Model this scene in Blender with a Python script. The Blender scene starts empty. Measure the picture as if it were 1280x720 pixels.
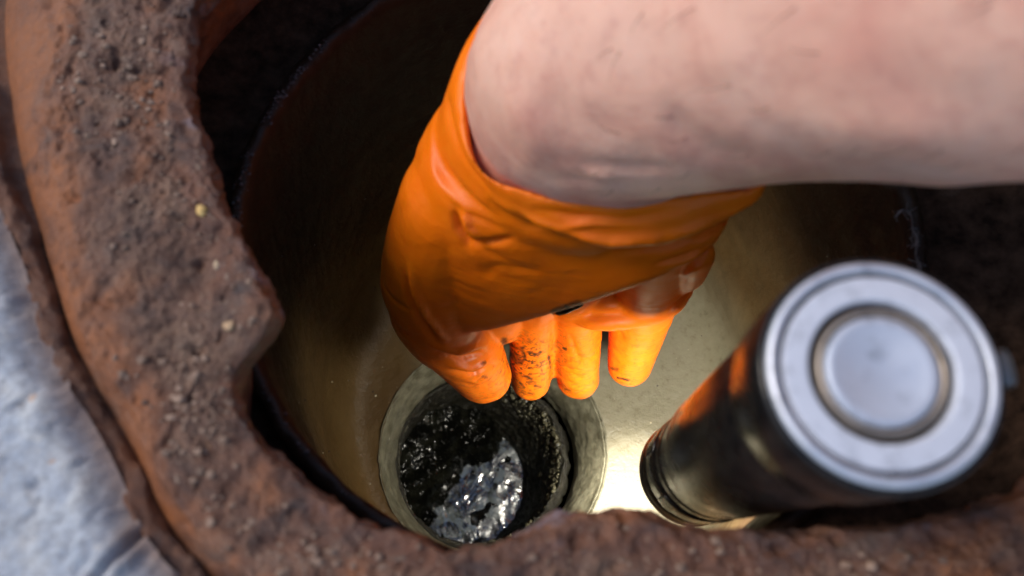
import bpy, math
import numpy as np
from mathutils import Vector, Matrix

# ------------------------------------------------------------------ camera
# world: metres, z = 0 is the top face of the cast iron frame
TILT = math.radians(20); H = 0.145; FPX = 1005.0
C = bpy.context.scene.collection
sc = bpy.context.scene
cam = bpy.data.objects.new('camera', bpy.data.cameras.new('camera'))
C.objects.link(cam)
cam.location = (0, 0, H); cam.rotation_euler = (TILT, 0, 0)
cam.data.sensor_width = 36; cam.data.lens = 36 * FPX / 1280
cam.data.clip_start = 0.004; cam.data.clip_end = 500
cam.data.dof.use_dof = True; cam.data.dof.focus_distance = 0.29
cam.data.dof.aperture_fstop = cam.data.lens / 2.2          # a 2.2 mm wide phone aperture
sc.camera = cam
# ------------------------------------------------------------------ light
SUN_EL, SUN_ROT = math.radians(48), math.radians(284)
w = bpy.data.worlds.new('World'); sc.world = w; w.use_nodes = True
nt = w.node_tree
sky = nt.nodes.new('ShaderNodeTexSky'); sky.sky_type = 'NISHITA'; sky.sun_disc = False
sky.sun_elevation = SUN_EL; sky.sun_rotation = SUN_ROT
nt.nodes['Background'].inputs['Strength'].default_value = 0.10
nt.links.new(sky.outputs[0], nt.nodes['Background'].inputs['Color'])
sun = bpy.data.objects.new('sun', bpy.data.lights.new('sun', 'SUN')); C.objects.link(sun)
sun.data.energy = 1.0; sun.data.angle = math.radians(25); sun.data.color = (1, 0.90, 0.78)
sd = Vector((math.cos(SUN_EL) * math.sin(SUN_ROT), math.cos(SUN_EL) * math.cos(SUN_ROT), math.sin(SUN_EL)))
sun.rotation_euler = sd.to_track_quat('Z', 'Y').to_euler()
sc.view_settings.view_transform = 'Standard'; sc.view_settings.look = 'None'
sc.view_settings.exposure = 1.1; sc.view_settings.gamma = 1

# ------------------------------------------------------------------ helpers
rng = np.random.default_rng(7)
ST, CT = math.sin(TILT), math.cos(TILT)
def ray(px, py):
    a, b = (px - 640) / FPX, (360 - py) / FPX
    return np.array([a, b * CT + ST, b * ST - CT])
def D(px, py, d):                     # point at forward distance d centimetres
    return np.array([0, 0, H]) + ray(px, py) * d * 0.01
def at(px, py, z):                    # point on the level z (metres)
    r = ray(px, py); return np.array([0, 0, H]) + r * ((z - H) / r[2])
def proj(P):                          # pixel of world points
    P = P - np.array([0, 0, H])
    f = P[:, 1] * ST - P[:, 2] * CT; u = P[:, 1] * CT + P[:, 2] * ST
    return np.c_[640 + FPX * P[:, 0] / f, 360 - FPX * u / f]
def cm(x, y, z): return np.array([x, y, z + 14.5]) * 0.01   # centimetres below the lens

_perm = np.random.default_rng(3).permutation(256); _perm = np.r_[_perm, _perm, _perm]
_grad = np.random.default_rng(4).normal(size=(256, 3)); _grad /= np.linalg.norm(_grad, axis=1)[:, None]
def noise(P, s=1.0):
    P = np.asarray(P, float) * s; i = np.floor(P).astype(int); f = P - i; i &= 255
    u = f * f * f * (f * (f * 6 - 15) + 10); out = 0
    for dx in (0, 1):
        wx = u[:, 0] if dx else 1 - u[:, 0]; a = _perm[i[:, 0] + dx]
        for dy in (0, 1):
            wy = u[:, 1] if dy else 1 - u[:, 1]; b = _perm[a + (i[:, 1] + dy)]
            for dz in (0, 1):
                wz = u[:, 2] if dz else 1 - u[:, 2]; g = _grad[_perm[b + (i[:, 2] + dz)] & 255]
                out = out + wx * wy * wz * (g[:, 0] * (f[:, 0] - dx) + g[:, 1] * (f[:, 1] - dy) + g[:, 2] * (f[:, 2] - dz))
    return out
def fbm(P, s, octv=4, gain=0.5):
    o = 0; a = 1
    for k in range(octv): o = o + a * noise(P + 13.7 * k, s); s *= 2.03; a *= gain
    return o
def sstep(a, b, x): t = np.clip((x - a) / (b - a), 0, 1); return t * t * (3 - 2 * t)
def resamp(pts, n, closed=False):     # Catmull-Rom through the points, n samples
    P = np.asarray(pts, float)
    if closed: Q = np.r_[P[-1:], P, P[:2]]; m = len(P)
    else: Q = np.r_[2 * P[:1] - P[1:2], P, 2 * P[-1:] - P[-2:-1]]; m = len(P) - 1
    t = np.linspace(0, m, n, endpoint=not closed); k = np.minimum(t.astype(int), m - 1); f = (t - k)[:, None]
    a, b, c, d = Q[k], Q[k + 1], Q[k + 2], Q[k + 3]
    return 0.5 * (2 * b + (c - a) * f + (2 * a - 5 * b + 4 * c - d) * f ** 2 + (3 * b - a - 3 * c + d) * f ** 3)

ORIGIN = {}
def tag(o, label=None, cat=None, group=None, kind=None):
    for k, v in (('label', label), ('category', cat), ('group', group), ('kind', kind)):
        if v: o[k] = v
    return o
def thing(name, loc, label, cat, group=None):
    o = bpy.data.objects.new(name, None); C.objects.link(o); o.location = loc; o.empty_display_size = 0.01
    ORIGIN[o] = np.array(loc, float); return tag(o, label, cat, group)
def mesh_of(name, V, F, mat, smooth=True):
    me = bpy.data.meshes.new(name)
    V = np.asarray(V, float)
    if isinstance(F, np.ndarray):
        k = F.shape[1]; me.vertices.add(len(V)); me.vertices.foreach_set('co', V.ravel())
        me.loops.add(F.size); me.loops.foreach_set('vertex_index', F.ravel().astype(np.int32))
        me.polygons.add(len(F)); me.polygons.foreach_set('loop_start', np.arange(0, F.size, k, dtype=np.int32))
        me.update(calc_edges=True); me.validate()
    else:
        me.from_pydata(V.tolist(), [], [list(map(int, f)) for f in F]); me.update()
    me.polygons.foreach_set('use_smooth', np.full(len(me.polygons), smooth)); me.materials.append(mat)
    return me
def obj(name, V, F, mat, parent=None, smooth=True, origin=None):
    org = ORIGIN[parent] if parent is not None else (np.zeros(3) if origin is None else np.array(origin, float))
    me = mesh_of(name, np.asarray(V, float) - org, F, mat, smooth)
    o = bpy.data.objects.new(name, me); C.objects.link(o)
    if parent is not None: o.parent = parent
    else: o.location = org
    ORIGIN[o] = org; return o
def gridF(nu, nv, closeu=False, off=0):
    u = np.arange(nu if closeu else nu - 1); v = np.arange(nv - 1)
    U, W = np.meshgrid(u, v, indexing='ij'); U2 = (U + 1) % nu
    return off + np.stack([U * nv + W, U2 * nv + W, U2 * nv + W + 1, U * nv + W + 1], -1).reshape(-1, 4)
def join(parts):
    V = []; F = []; n = 0
    for v, f in parts:
        v = np.asarray(v); V.append(v); F += [[int(i) + n for i in q] for q in f]; n += len(v)
    return np.concatenate(V), F
def loops_solid(loops, caps=True):    # closed loft through equal loops of points
    n = len(loops[0]); V = np.concatenate(loops); F = []
    for k in range(len(loops) - 1):
        for i in range(n):
            j = (i + 1) % n; F.append([k * n + i, k * n + j, (k + 1) * n + j, (k + 1) * n + i])
    if caps:
        a = len(V); V = np.r_[V, [loops[0].mean(0)], [loops[-1].mean(0)]]; m = (len(loops) - 1) * n
        for i in range(n):
            j = (i + 1) % n; F.append([a, j, i]); F.append([a + 1, m + i, m + j])
    return V, F
def tube(path, rad, n=24, k=24, side=(1, 0, 0), dome=True):
    """rad: (m,) or (m,2) radii at the path points; round ends."""
    P = np.asarray(path, float); R = np.asarray(rad, float)
    if R.ndim == 1: R = np.c_[R, R]
    S = resamp(np.c_[P, R], k); P, R = S[:, :3], np.maximum(S[:, 3:], 1e-5)
    T = np.gradient(P, axis=0); T /= np.linalg.norm(T, axis=1)[:, None]
    if dome:
        h = np.linspace(0.15, 1, 6) * math.pi / 2
        def cap(p, t, r):
            return [(p - t * min(r) * math.cos(q), t, r * math.sin(q)) for q in h[:-1]]
        st = cap(P[0], T[0], R[0]); en = [(p, -t, r) for p, t, r in cap(P[-1], -T[-1], R[-1])][::-1]
        rows = st + list(zip(P, T, R)) + en
    else: rows = list(zip(P, T, R))
    ph = np.linspace(0, 2 * math.pi, n, endpoint=False); L = []; s0 = np.array(side, float)
    for p, t, r in rows:
        s = s0 - t * (s0 @ t); s /= np.linalg.norm(s); b = np.cross(t, s)
        L.append(p + np.outer(np.cos(ph) * r[0], s) + np.outer(np.sin(ph) * r[1], b))
    return loops_solid(L)
def lathe(prof, n, p0, ax):           # profile (r, s) along the axis ax from p0
    ax = np.array(ax, float); ax /= np.linalg.norm(ax)
    s = np.cross(ax, [0, 1, 0]); s /= np.linalg.norm(s); b = np.cross(ax, s)
    ph = np.linspace(0, 2 * math.pi, n, endpoint=False)
    ring = np.outer(np.cos(ph), s) + np.outer(np.sin(ph), b)
    V = np.concatenate([p0 + ax * q + ring * max(r, 1e-5) for r, q in prof])
    m = len(prof); F = [[k * n + i, k * n + (i + 1) % n, (k + 1) * n + (i + 1) % n, (k + 1) * n + i] for k in range(m - 1) for i in range(n)]
    return V, F
def voxel(V, F, size, smooth=6):
    me = bpy.data.meshes.new('tmp'); me.from_pydata(np.asarray(V).tolist(), [], [list(map(int, f)) for f in F]); me.update()
    import bmesh
    bm = bmesh.new(); bm.from_mesh(me); bmesh.ops.recalc_face_normals(bm, faces=bm.faces); bm.to_mesh(me); bm.free()
    o = bpy.data.objects.new('tmp', me); C.objects.link(o)
    m = o.modifiers.new('r', 'REMESH'); m.mode = 'VOXEL'; m.voxel_size = size; m.adaptivity = 0
    s = o.modifiers.new('s', 'SMOOTH'); s.factor = 0.5; s.iterations = smooth
    dg = bpy.context.evaluated_depsgraph_get(); e = o.evaluated_get(dg).to_mesh()
    n = len(e.vertices); co = np.empty(n * 3); e.vertices.foreach_get('co', co)
    fs = [list(p.vertices) for p in e.polygons]; no = np.empty(n * 3); e.vertices.foreach_get('normal', no)
    o.evaluated_get(dg).to_mesh_clear(); bpy.data.objects.remove(o); bpy.data.meshes.remove(me)
    return co.reshape(-1, 3), fs, no.reshape(-1, 3)
def polyd(Q, line):                   # distance of 2D points to a polyline and the side
    line = np.asarray(line, float); best = np.full(len(Q), 1e9); tpos = np.zeros(len(Q)); n = len(line) - 1
    for k in range(n):
        a, b = line[k], line[k + 1]; ab = b - a
        t = np.clip(((Q - a) @ ab) / (ab @ ab), 0, 1); d = np.linalg.norm(Q - a - t[:, None] * ab, axis=1)
        m = d < best; best[m] = d[m]; tpos[m] = ((k + t) / n)[m]
    return best, tpos

# ------------------------------------------------------------------ materials
class MT:
    def __init__(s, name, rough=0.6, metal=0.0, col=(0.5, 0.5, 0.5), spec=0.5):
        s.m = bpy.data.materials.new(name); s.m.use_nodes = True; s.t = s.m.node_tree; s.b = s.t.nodes['Principled BSDF']
        s.b.inputs['Roughness'].default_value = rough; s.b.inputs['Metallic'].default_value = metal
        s.b.inputs['Base Color'].default_value = (*col, 1); s.b.inputs['Specular IOR Level'].default_value = spec
        s.co = s.t.nodes.new('ShaderNodeTexCoord').outputs['Object']
    def link(s, a, b): s.t.links.new(a, b)
    def noise(s, scale, detail=6, rough=0.6, dist=0.0, vec=None):
        n = s.t.nodes.new('ShaderNodeTexNoise'); s.link(vec or s.co, n.inputs['Vector'])
        n.inputs['Scale'].default_value = scale; n.inputs['Detail'].default_value = detail
        n.inputs['Roughness'].default_value = rough; n.inputs['Distortion'].default_value = dist; return n.outputs['Fac']
    def vor(s, scale, out='Distance', feat='F1'):
        n = s.t.nodes.new('ShaderNodeTexVoronoi'); n.feature = feat; s.link(s.co, n.inputs['Vector']); n.inputs['Scale'].default_value = scale
        return n.outputs[out]
    def ramp(s, fac, stops):
        n = s.t.nodes.new('ShaderNodeValToRGB'); s.link(fac, n.inputs[0]); e = n.color_ramp.elements
        while len(e) < len(stops): e.new(0.5)
        for k, (p, c) in enumerate(stops):
            e[k].position = p; c = (c, c, c) if isinstance(c, (int, float)) else c; e[k].color = (*c, 1)
        return n.outputs[0]
    def mix(s, fac, a, b, mode='MIX'):
        n = s.t.nodes.new('ShaderNodeMix'); n.data_type = 'RGBA'; n.blend_type = mode
        for sock, v in ((n.inputs[0], fac), (n.inputs[6], a), (n.inputs[7], b)):
            if hasattr(v, 'links'): s.link(v, sock)
            elif isinstance(v, (int, float)): sock.default_value = v
            else: sock.default_value = (*v, 1)
        return n.outputs[2]
    def math(s, op, a, b=0.5):
        n = s.t.nodes.new('ShaderNodeMath'); n.operation = op
        for i, v in enumerate((a, b)):
            if hasattr(v, 'links'): s.link(v, n.inputs[i])
            else: n.inputs[i].default_value = v
        return n.outputs[0]
    def attr(s, name):
        n = s.t.nodes.new('ShaderNodeAttribute'); n.attribute_name = name; return n.outputs['Fac']
    def col(s, v): s.link(v, s.b.inputs['Base Color'])
    def rough(s, v): s.link(v, s.b.inputs['Roughness'])
    def bump(s, h, strength=0.3, dist=0.001):
        n = s.t.nodes.new('ShaderNodeBump'); s.link(h, n.inputs['Height']); n.inputs['Strength'].default_value = strength
        n.inputs['Distance'].default_value = dist
        if s.b.inputs['Normal'].links: s.link(s.b.inputs['Normal'].links[0].from_socket, n.inputs['Normal'])
        s.link(n.outputs[0], s.b.inputs['Normal'])
def setattr_(o, name, vals):
    a = o.data.attributes.new(name, 'FLOAT', 'POINT'); a.data.foreach_set('value', np.asarray(vals, np.float32))

def rust_mat():
    m = MT('rusty_iron', 0.62)
    big = m.noise(28, 5, 0.6, 0.4); mid = m.noise(130, 6, 0.65, 0.3); fine = m.noise(420, 5, 0.7)
    base = m.ramp(mid, [(0.3, (0.026, 0.011, 0.008)), (0.45, (0.09, 0.034, 0.017)), (0.58, (0.145, 0.057, 0.028)), (0.74, (0.23, 0.105, 0.056))])
    base = m.mix(m.ramp(big, [(0.5, 0.0), (0.66, 0.6)]), base, (0.17, 0.062, 0.028)); base = m.mix(m.ramp(m.noise(45, 6, 0.7, 0.6), [(0.36, 0.9), (0.5, 0.0)]), base, (0.036, 0.022, 0.02)); base = m.mix(m.ramp(m.noise(75, 5, 0.65), [(0.55, 0.0), (0.66, 0.35)]), base, (0.25, 0.165, 0.115))
    sand = m.ramp(fine, [(0.3, (0.058, 0.027, 0.015)), (0.5, (0.14, 0.075, 0.044)), (0.7, (0.28, 0.18, 0.12))])
    base = m.mix(m.math('MULTIPLY', m.attr('sand'), m.ramp(mid, [(0.35, 0.15), (0.6, 1.0)])), base, sand)
    orange = m.mix(fine, (0.14, 0.042, 0.012), (0.38, 0.125, 0.032))
    base = m.mix(m.math('MULTIPLY', m.attr('rust'), m.ramp(m.noise(60, 5, 0.65, 0.8), [(0.36, 0.1), (0.58, 0.95)])), base, orange)
    spot = m.ramp(m.noise(110, 4, 0.6), [(0.58, 0.0), (0.7, 0.6)])
    base = m.mix(m.math('MULTIPLY', spot, m.attr('edge')), base, (0.2, 0.19, 0.23))
    m.col(base)
    m.rough(m.mix(m.attr('edge'), m.ramp(fine, [(0.3, 0.42), (0.7, 0.72)]), m.ramp(mid, [(0.4, 0.3), (0.6, 0.6)])))
    m.bump(m.noise(330, 7, 0.72), 0.7, 0.0014); m.bump(m.vor(150, 'Color', 'F1'), 0.3, 0.0009); m.bump(m.vor(260, 'Distance', 'F1'), 0.25, 0.001); m.bump(m.noise(1500, 4, 0.7), 0.4, 0.0004)
    return m.m
RUST = rust_mat()
def concrete_mat():
    m = MT('concrete', 0.8)
    a = m.noise(55, 6, 0.6, 0.5); b = m.noise(150, 6, 0.65)
    c = m.ramp(a, [(0.32, (0.27, 0.295, 0.33)), (0.5, (0.39, 0.425, 0.475)), (0.68, (0.60, 0.60, 0.58))])
    c = m.mix(m.ramp(b, [(0.55, 0.0), (0.72, 0.7)]), c, (0.62, 0.58, 0.52))
    c = m.mix(m.ramp(b, [(0.3, 0.7), (0.43, 0.0)]), c, (0.2, 0.2, 0.21)); c = m.mix(m.ramp(m.noise(700, 4, 0.7), [(0.35, 0.45), (0.6, 0.0)]), c, (0.2, 0.19, 0.19))
    c = m.mix(m.ramp(m.attr('stain'), [(0.0, 0.0), (1.0, 0.85)]), c, (0.2, 0.12, 0.085))
    m.col(c); m.rough(m.ramp(b, [(0.35, 0.45), (0.6, 0.85)]))
    m.bump(m.noise(260, 8, 0.75), 0.6, 0.0013); return m.m
CONC = concrete_mat()
def riser_mat(name='riser_wall', dark=False):
    m = MT(name, 0.4, spec=0.2)
    a = m.noise(26, 4, 0.55, 0.15); b = m.noise(260, 6, 0.7); s = m.noise(900, 3, 0.6)
    c = m.ramp(a, [(0.3, (0.058, 0.031, 0.010)), (0.7, (0.098, 0.060, 0.022))])
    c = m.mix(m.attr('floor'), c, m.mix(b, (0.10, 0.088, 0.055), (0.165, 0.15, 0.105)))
    c = m.mix(m.ramp(b, [(0.32, 0.35), (0.44, 0.0)]), c, (0.05, 0.036, 0.017))
    c = m.mix(m.ramp(s, [(0.7, 0.0), (0.76, 0.7)]), c, (0.05, 0.035, 0.02))
    c = m.mix(m.ramp(m.noise(700, 3, 0.6), [(0.73, 0.0), (0.78, 0.6)]), c, (0.5, 0.47, 0.35))
    top = m.mix(b, (0.012, 0.006, 0.0035), (0.034, 0.018, 0.010))     # rust near the mouth, with the upper wall's shade painted in
    c = m.mix(m.attr('crust_shade'), c, top)
    m.col(c); m.rough(m.ramp(b, [(0.3, 0.3), (0.7, 0.55)]))
    m.bump(m.noise(190, 6, 0.65), 0.45, 0.001); m.bump(m.noise(800, 4, 0.65), 0.35, 0.0005)
    return m.m
RISER = riser_mat()
def simple(name, c1, c2, scale=200, rough=0.7, bump=0.4, bd=0.001, spec=0.5):
    m = MT(name, rough, spec=spec); n = m.noise(scale, 6, 0.65); m.col(m.ramp(n, [(0.35, c1), (0.65, c2)])); m.bump(m.noise(scale * 1.7, 6, 0.7), bump, bd); return m.m
SOIL = simple('dark_soil', (0.018, 0.010, 0.006), (0.075, 0.042, 0.026), 180, 0.95, 0.8, 0.002, 0.1)
COLLAR = simple('worn_collar', (0.07, 0.064, 0.04), (0.17, 0.16, 0.112), 190, 0.45, 0.5, 0.0012)
CRUST = simple('pipe_crust', (0.005, 0.0045, 0.0035), (0.032, 0.029, 0.019), 330, 0.3, 0.9, 0.002)
LUMP = simple('mineral_lump', (0.012, 0.011, 0.007), (0.105, 0.095, 0.055), 200, 0.35, 0.5, 0.0006)
def sludge_mat():
    m = MT('black_sludge', 0.12, spec=0.3); n = m.noise(90, 4, 0.6); m.col(m.ramp(n, [(0.45, (0.002, 0.002, 0.0015)), (0.75, (0.012, 0.012, 0.008))]))
    m.rough(m.ramp(m.noise(260, 3), [(0.4, 0.1), (0.65, 0.28)])); m.bump(m.noise(55, 3, 0.5), 0.8, 0.0016); return m.m
SLUDGE = sludge_mat()
def water_mat():
    m = MT('oily_water', 0.2, spec=1.0); m.b.inputs['IOR'].default_value = 1.65
    n = m.noise(60, 3, 0.5, 0.8); film = m.ramp(m.noise(75, 3, 0.5, 1.0), [(0.5, 0.0), (0.6, 0.7)])
    m.col(m.mix(film, (0.004, 0.005, 0.005), (0.13, 0.15, 0.15)))
    m.rough(m.ramp(m.noise(120, 3), [(0.4, 0.08), (0.62, 0.3)]))
    m.bump(n, 0.9, 0.0016); m.bump(m.noise(210, 2, 0.5, 0.5), 0.6, 0.0005); return m.m
WATER = water_mat()
def glove_mat():
    m = MT('orange_nitrile', 0.42, spec=0.3)
    a = m.noise(60, 4, 0.5); c = m.ramp(a, [(0.3, (0.86, 0.16, 0.003)), (0.7, (0.9, 0.19, 0.004))])
    dirt = m.math('MULTIPLY', m.attr('dirt'), m.ramp(m.noise(330, 5, 0.65, 1.5), [(0.525, 0.0), (0.565, 1.0)]))
    dirt2 = m.math('MULTIPLY', m.attr('dirt'), m.ramp(m.noise(900, 3, 0.6, 0.5), [(0.66, 0.0), (0.7, 0.8)]))
    c = m.mix(m.math('MAXIMUM', dirt, dirt2), c, (0.045, 0.022, 0.008))
    c = m.mix(m.math('MULTIPLY', m.attr('smear'), m.ramp(m.noise(300, 4, 0.6), [(0.35, 0.4), (0.6, 1.0)])), c, (0.02, 0.013, 0.008))
    m.col(c); m.rough(m.ramp(m.noise(180, 3), [(0.35, 0.34), (0.65, 0.5)]))
    m.b.inputs['Subsurface Weight'].default_value = 0.25; m.b.inputs['Subsurface Radius'].default_value = (1, 0.35, 0.05); m.b.inputs['Subsurface Scale'].default_value = 0.004
    mp = m.t.nodes.new('ShaderNodeMapping'); m.link(m.co, mp.inputs['Vector']); mp.inputs['Scale'].default_value = (0.35, 0.6, 1.5); mp.inputs['Rotation'].default_value = (0.3, 0.5, 0.2)
    wr = m.noise(75, 3, 0.5, 1.6, vec=mp.outputs[0]); m.bump(m.math('ABSOLUTE', m.math('SUBTRACT', wr, 0.5)), 0.18, 0.0025)
    m.bump(m.noise(140, 4, 0.5, 0.8), 0.2, 0.001); m.bump(m.noise(2200, 2, 0.5), 0.1, 0.0002); return m.m
GLOVE = glove_mat()
def skin_mat():
    m = MT('skin', 0.5, spec=0.35)
    a = m.noise(42, 5, 0.6, 0.6); b = m.noise(260, 5, 0.6)
    c = m.ramp(a, [(0.3, (0.57, 0.255, 0.185)), (0.5, (0.68, 0.37, 0.265)), (0.7, (0.72, 0.44, 0.33))])
    c = m.mix(m.ramp(b, [(0.3, 0.35), (0.5, 0.0)]), c, (0.46, 0.19, 0.145)); m.col(c)
    m.b.inputs['Subsurface Weight'].default_value = 0.3; m.b.inputs['Subsurface Radius'].default_value = (1, 0.35, 0.2); m.b.inputs['Subsurface Scale'].default_value = 0.005
    v = m.vor(900); m.bump(v, 0.18, 0.0003); m.bump(m.noise(90, 4, 0.5), 0.3, 0.0012); return m.m
SKIN = skin_mat()
def black_mat():
    m = MT('black_anodised_metal', 0.25, 0.0, spec=0.3); n = m.noise(300, 5)
    m.col(m.ramp(n, [(0.4, (0.004, 0.004, 0.0045)), (0.75, (0.016, 0.014, 0.012))])); m.rough(m.ramp(m.noise(120, 5), [(0.35, 0.12), (0.7, 0.34)])); m.bump(m.noise(1500, 3), 0.1, 0.0003); return m.m
BLACK = black_mat()
def steel(name, col, rough, wear=0.5, metal=0.9):
    m = MT(name, rough, metal); n = m.noise(350, 6, 0.65)
    m.col(m.mix(m.ramp(n, [(0.52, 0.0), (0.72, wear)]), col, tuple(0.35 * x for x in col))); m.rough(m.ramp(m.noise(200, 5), [(0.3, rough - 0.1), (0.7, rough + 0.15)])); m.bump(n, 0.12, 0.0003); return m.m
STEEL = steel('worn_silver', (0.68, 0.69, 0.73), 0.48, 0.5); DIRTY = steel('dirty_gap', (0.10, 0.085, 0.07), 0.6, 0.7)
PLATE = steel('matt_silver_plate', (0.56, 0.58, 0.64), 0.6, 0.6, 0.25); BEIGE = steel('worn_brass_rim', (0.5, 0.42, 0.34), 0.45, 0.7)
LENS = MT('lit_lens', 0.1); LENS.b.inputs['Emission Color'].default_value = (1, 0.96, 0.84, 1); LENS.b.inputs['Emission Strength'].default_value = 60; LENS = LENS.m

# ------------------------------------------------------------------ frame outline, traced in the level z = 0
RC = np.array([0.0200, 0.0907])
def polar(pix, z=0.0):
    P = np.array([at(x, y, z)[:2] for x, y in pix]) - RC
    return np.unwrap(np.arctan2(P[:, 1], P[:, 0])), np.hypot(P[:, 0], P[:, 1])
INNER = [(245, 8), (236, 75), (241, 135), (265, 190), (285, 255), (308, 300), (334, 342), (352, 385), (338, 418), (302, 452), (296, 482), (312, 525), (332, 555),
         (400, 612), (440, 637), (480, 657), (520, 670), (560, 682), (610, 680), (660, 663), (700, 641), (740, 630), (790, 638), (850, 650), (900, 655), (1050, 656), (1180, 642), (1290, 610), (1350, 520), (1390, 400), (1390, 250), (1350, 80)]
CREST = [(95, -90), (75, 8), (62, 150), (72, 250), (95, 390), (150, 485), (220, 578), (300, 662), (350, 716)]
OUTER = [(-85, -60), (-55, 110), (-25, 235), (0, 300), (22, 350), (52, 408), (104, 492), (172, 582), (232, 648), (292, 704)]
def radial(pix, default, lo, hi):
    a, r = polar(pix); o = np.argsort(a); a, r = a[o], r[o]
    a = np.r_[a[0] - lo, a, a[-1] + hi]; r = np.r_[default, r, default]
    if a[-1] - a[0] < 2 * math.pi:
        a = np.r_[a, a[0] + 2 * math.pi]; r = np.r_[r, r[0]]
    def f(t):
        t = (np.asarray(t) - a[0]) % (2 * math.pi) + a[0]; return np.interp(t, a, r)
    return f
rin = radial(INNER, 0.0885, 0.35, 0.35); rcr = radial(CREST, 0.118, 0.6, 0.6); rou = radial(OUTER, 0.14, 0.7, 0.7)
NT = 1400
TH = np.linspace(0, 2 * math.pi, NT, endpoint=False)
def smooth_c(v, k):
    ker = np.hanning(2 * k + 3)[1:-1]; ker /= ker.sum(); return np.convolve(np.r_[v[-k:], v, v[:k]], ker, 'valid')
RI = smooth_c(rin(TH), 4); RCc = smooth_c(np.maximum(rcr(TH), RI + 0.018), 25); RO = smooth_c(np.maximum(rou(TH), RCc + 0.009), 25)
cs = np.c_[np.cos(TH), np.sin(TH)]

# ------------------------------------------------------------------ pavement
rr = np.r_[0.0, np.linspace(0.0008, 0.06, 60), 0.08, 0.12, 0.2, 0.4, 0.9, 2, 5, 15, 60, 200]
V = np.zeros((NT, len(rr), 3)); rad = RO[:, None] - 0.001 + rr[None]
V[..., 0] = RC[0] + cs[:, :1] * rad; V[..., 1] = RC[1] + cs[:, 1:] * rad; V = V.reshape(-1, 3)
RRf = np.tile(rr, NT)
near = np.exp(-RRf / 0.1)
z = near * (0.0005 * fbm(V, 40, 3) + 0.0012 * sstep(0.12, 0.4, fbm(V + 5, 75, 4)) + 0.0007 * fbm(V + 6, 380, 4, 0.65)); z -= near * 0.0012 * sstep(0.3, 0.45, fbm(V + 3, 150, 3))
z -= 0.0035 * np.exp(-(RRf / 0.004) ** 2)
crack = np.array([at(x, y, 0)[:2] for x, y in [(196, 628), (176, 655), (150, 688), (118, 722), (80, 770)]])
dc, _ = polyd(V[:, :2] + 0.0012 * np.stack([fbm(V + 41, 160, 3), fbm(V + 47, 160, 3)], -1), crack); z += -0.0016 * np.exp(-(dc / 0.0007) ** 2) + 0.0007 * np.exp(-((dc - 0.0018) / 0.001) ** 2)
V[:, 2] = z - 0.0005
pav = tag(obj('pavement', V, gridF(NT, len(rr), True), CONC), kind='structure')
setattr_(pav, 'stain', np.clip(np.exp(-(RRf / 0.004) ** 2) + 0.6 * np.exp(-(dc / 0.0022) ** 2) * (0.5 + noise(V, 300)), 0, 1))

# ------------------------------------------------------------------ cast iron frame
frame = thing('access_frame', (RC[0], RC[1], 0.0), 'heavy rusted round iron frame around the open access hole, set in pale concrete', 'manhole frame')
def prof_strip(knots, ks):            # knots: list of (radius array, z), ks samples between
    out = []; zz = []
    for (r0, z0), (r1, z1), k in zip(knots[:-1], knots[1:], ks):
        t = np.arange(k) / k
        out.append(r0[:, None] * (1 - t) + r1[:, None] * t); zz.append(z0 * (1 - t) + z1 * t)
    out.append(knots[-1][0][:, None]); zz.append([knots[-1][1]])
    return np.concatenate(out, 1), np.concatenate(zz)
def ring_mesh(knots, ks, sm=2):
    R, Z = prof_strip(knots, ks); Z = np.tile(Z, (NT, 1))
    for _ in range(sm):
        R[:, 1:-1] = (R[:, :-2] + R[:, 1:-1] * 2 + R[:, 2:]) / 4; Z[:, 1:-1] = (Z[:, :-2] + Z[:, 1:-1] * 2 + Z[:, 2:]) / 4
    return np.stack([RC[0] + cs[:, :1] * R, RC[1] + cs[:, 1:] * R, Z], -1).reshape(-1, 3), R.ravel()
RB = smooth_c(np.maximum(RI, smooth_c(RI, 80)), 30) + 0.002 + 0.006 * sstep(-0.85, -0.55, cs[:, 1])
K = [(RB + 0.012, -0.030), (RB + 0.003, -0.029), (RB + 0.0015, -0.016), (np.maximum(RI + 0.003, RB - 0.004), -0.0095), (RI, -0.004), (RI + 0.0012, -0.0006), (RI + 0.0045, 0.0), (RCc - 0.003, 0.0), (RCc, -0.0007), (RCc + 0.45 * (RO - RCc), -0.0055), (RCc + 0.62 * (RO - RCc), -0.0085), (RCc + 0.72 * (RO - RCc), -0.016)]
KS = [6, 10, 10, 8, 8, 8, 70, 10, 14, 6, 4]
V, R = ring_mesh(K, KS, 1); n = V.shape[0] // NT
V[:, 2] -= 0.0045 * sstep(-0.017, -0.027, V[:, 2]) * sstep(0.0, -0.5, np.repeat(cs[:, 1], n)) * (np.tile(np.arange(n), NT) < 30)
u = np.clip((R - np.repeat(RI, n)) / np.repeat(RCc - RI, n), -0.2, 1.2)
pixs = proj(V)
sandm = sstep(0.15, 0.35, u) * sstep(0.95, 0.7, u) * np.clip(0.6 + 1.4 * fbm(V, 40, 3), 0.1, 1)
rustm = np.clip(sstep(0.72, 1.0, u) + 0.8 * sstep(0.1, 0.45, fbm(V + 9, 60, 3)), 0, 1)
edgem = sstep(0.3, 0.03, u) * sstep(-0.25, 0.0, noise(V + 2, 50))
top = sstep(-0.006, -0.001, V[:, 2])
dz = 0.0008 * fbm(V, 55, 4) + top * (0.0012 * fbm(V + 4, 240, 4, 0.6)) + top * sandm * 0.0014 * np.abs(fbm(V + 7, 520, 3))
dz -= top * 0.0012 * sstep(0.18, 0.5, noise(V + 8, 230))
fl_ = fbm(V + 15, 130, 4, 0.55) * 3.2; fr_ = fl_ - np.floor(fl_); terr = (np.floor(fl_) + sstep(0.0, 0.22, fr_)) / 3.2
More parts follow.
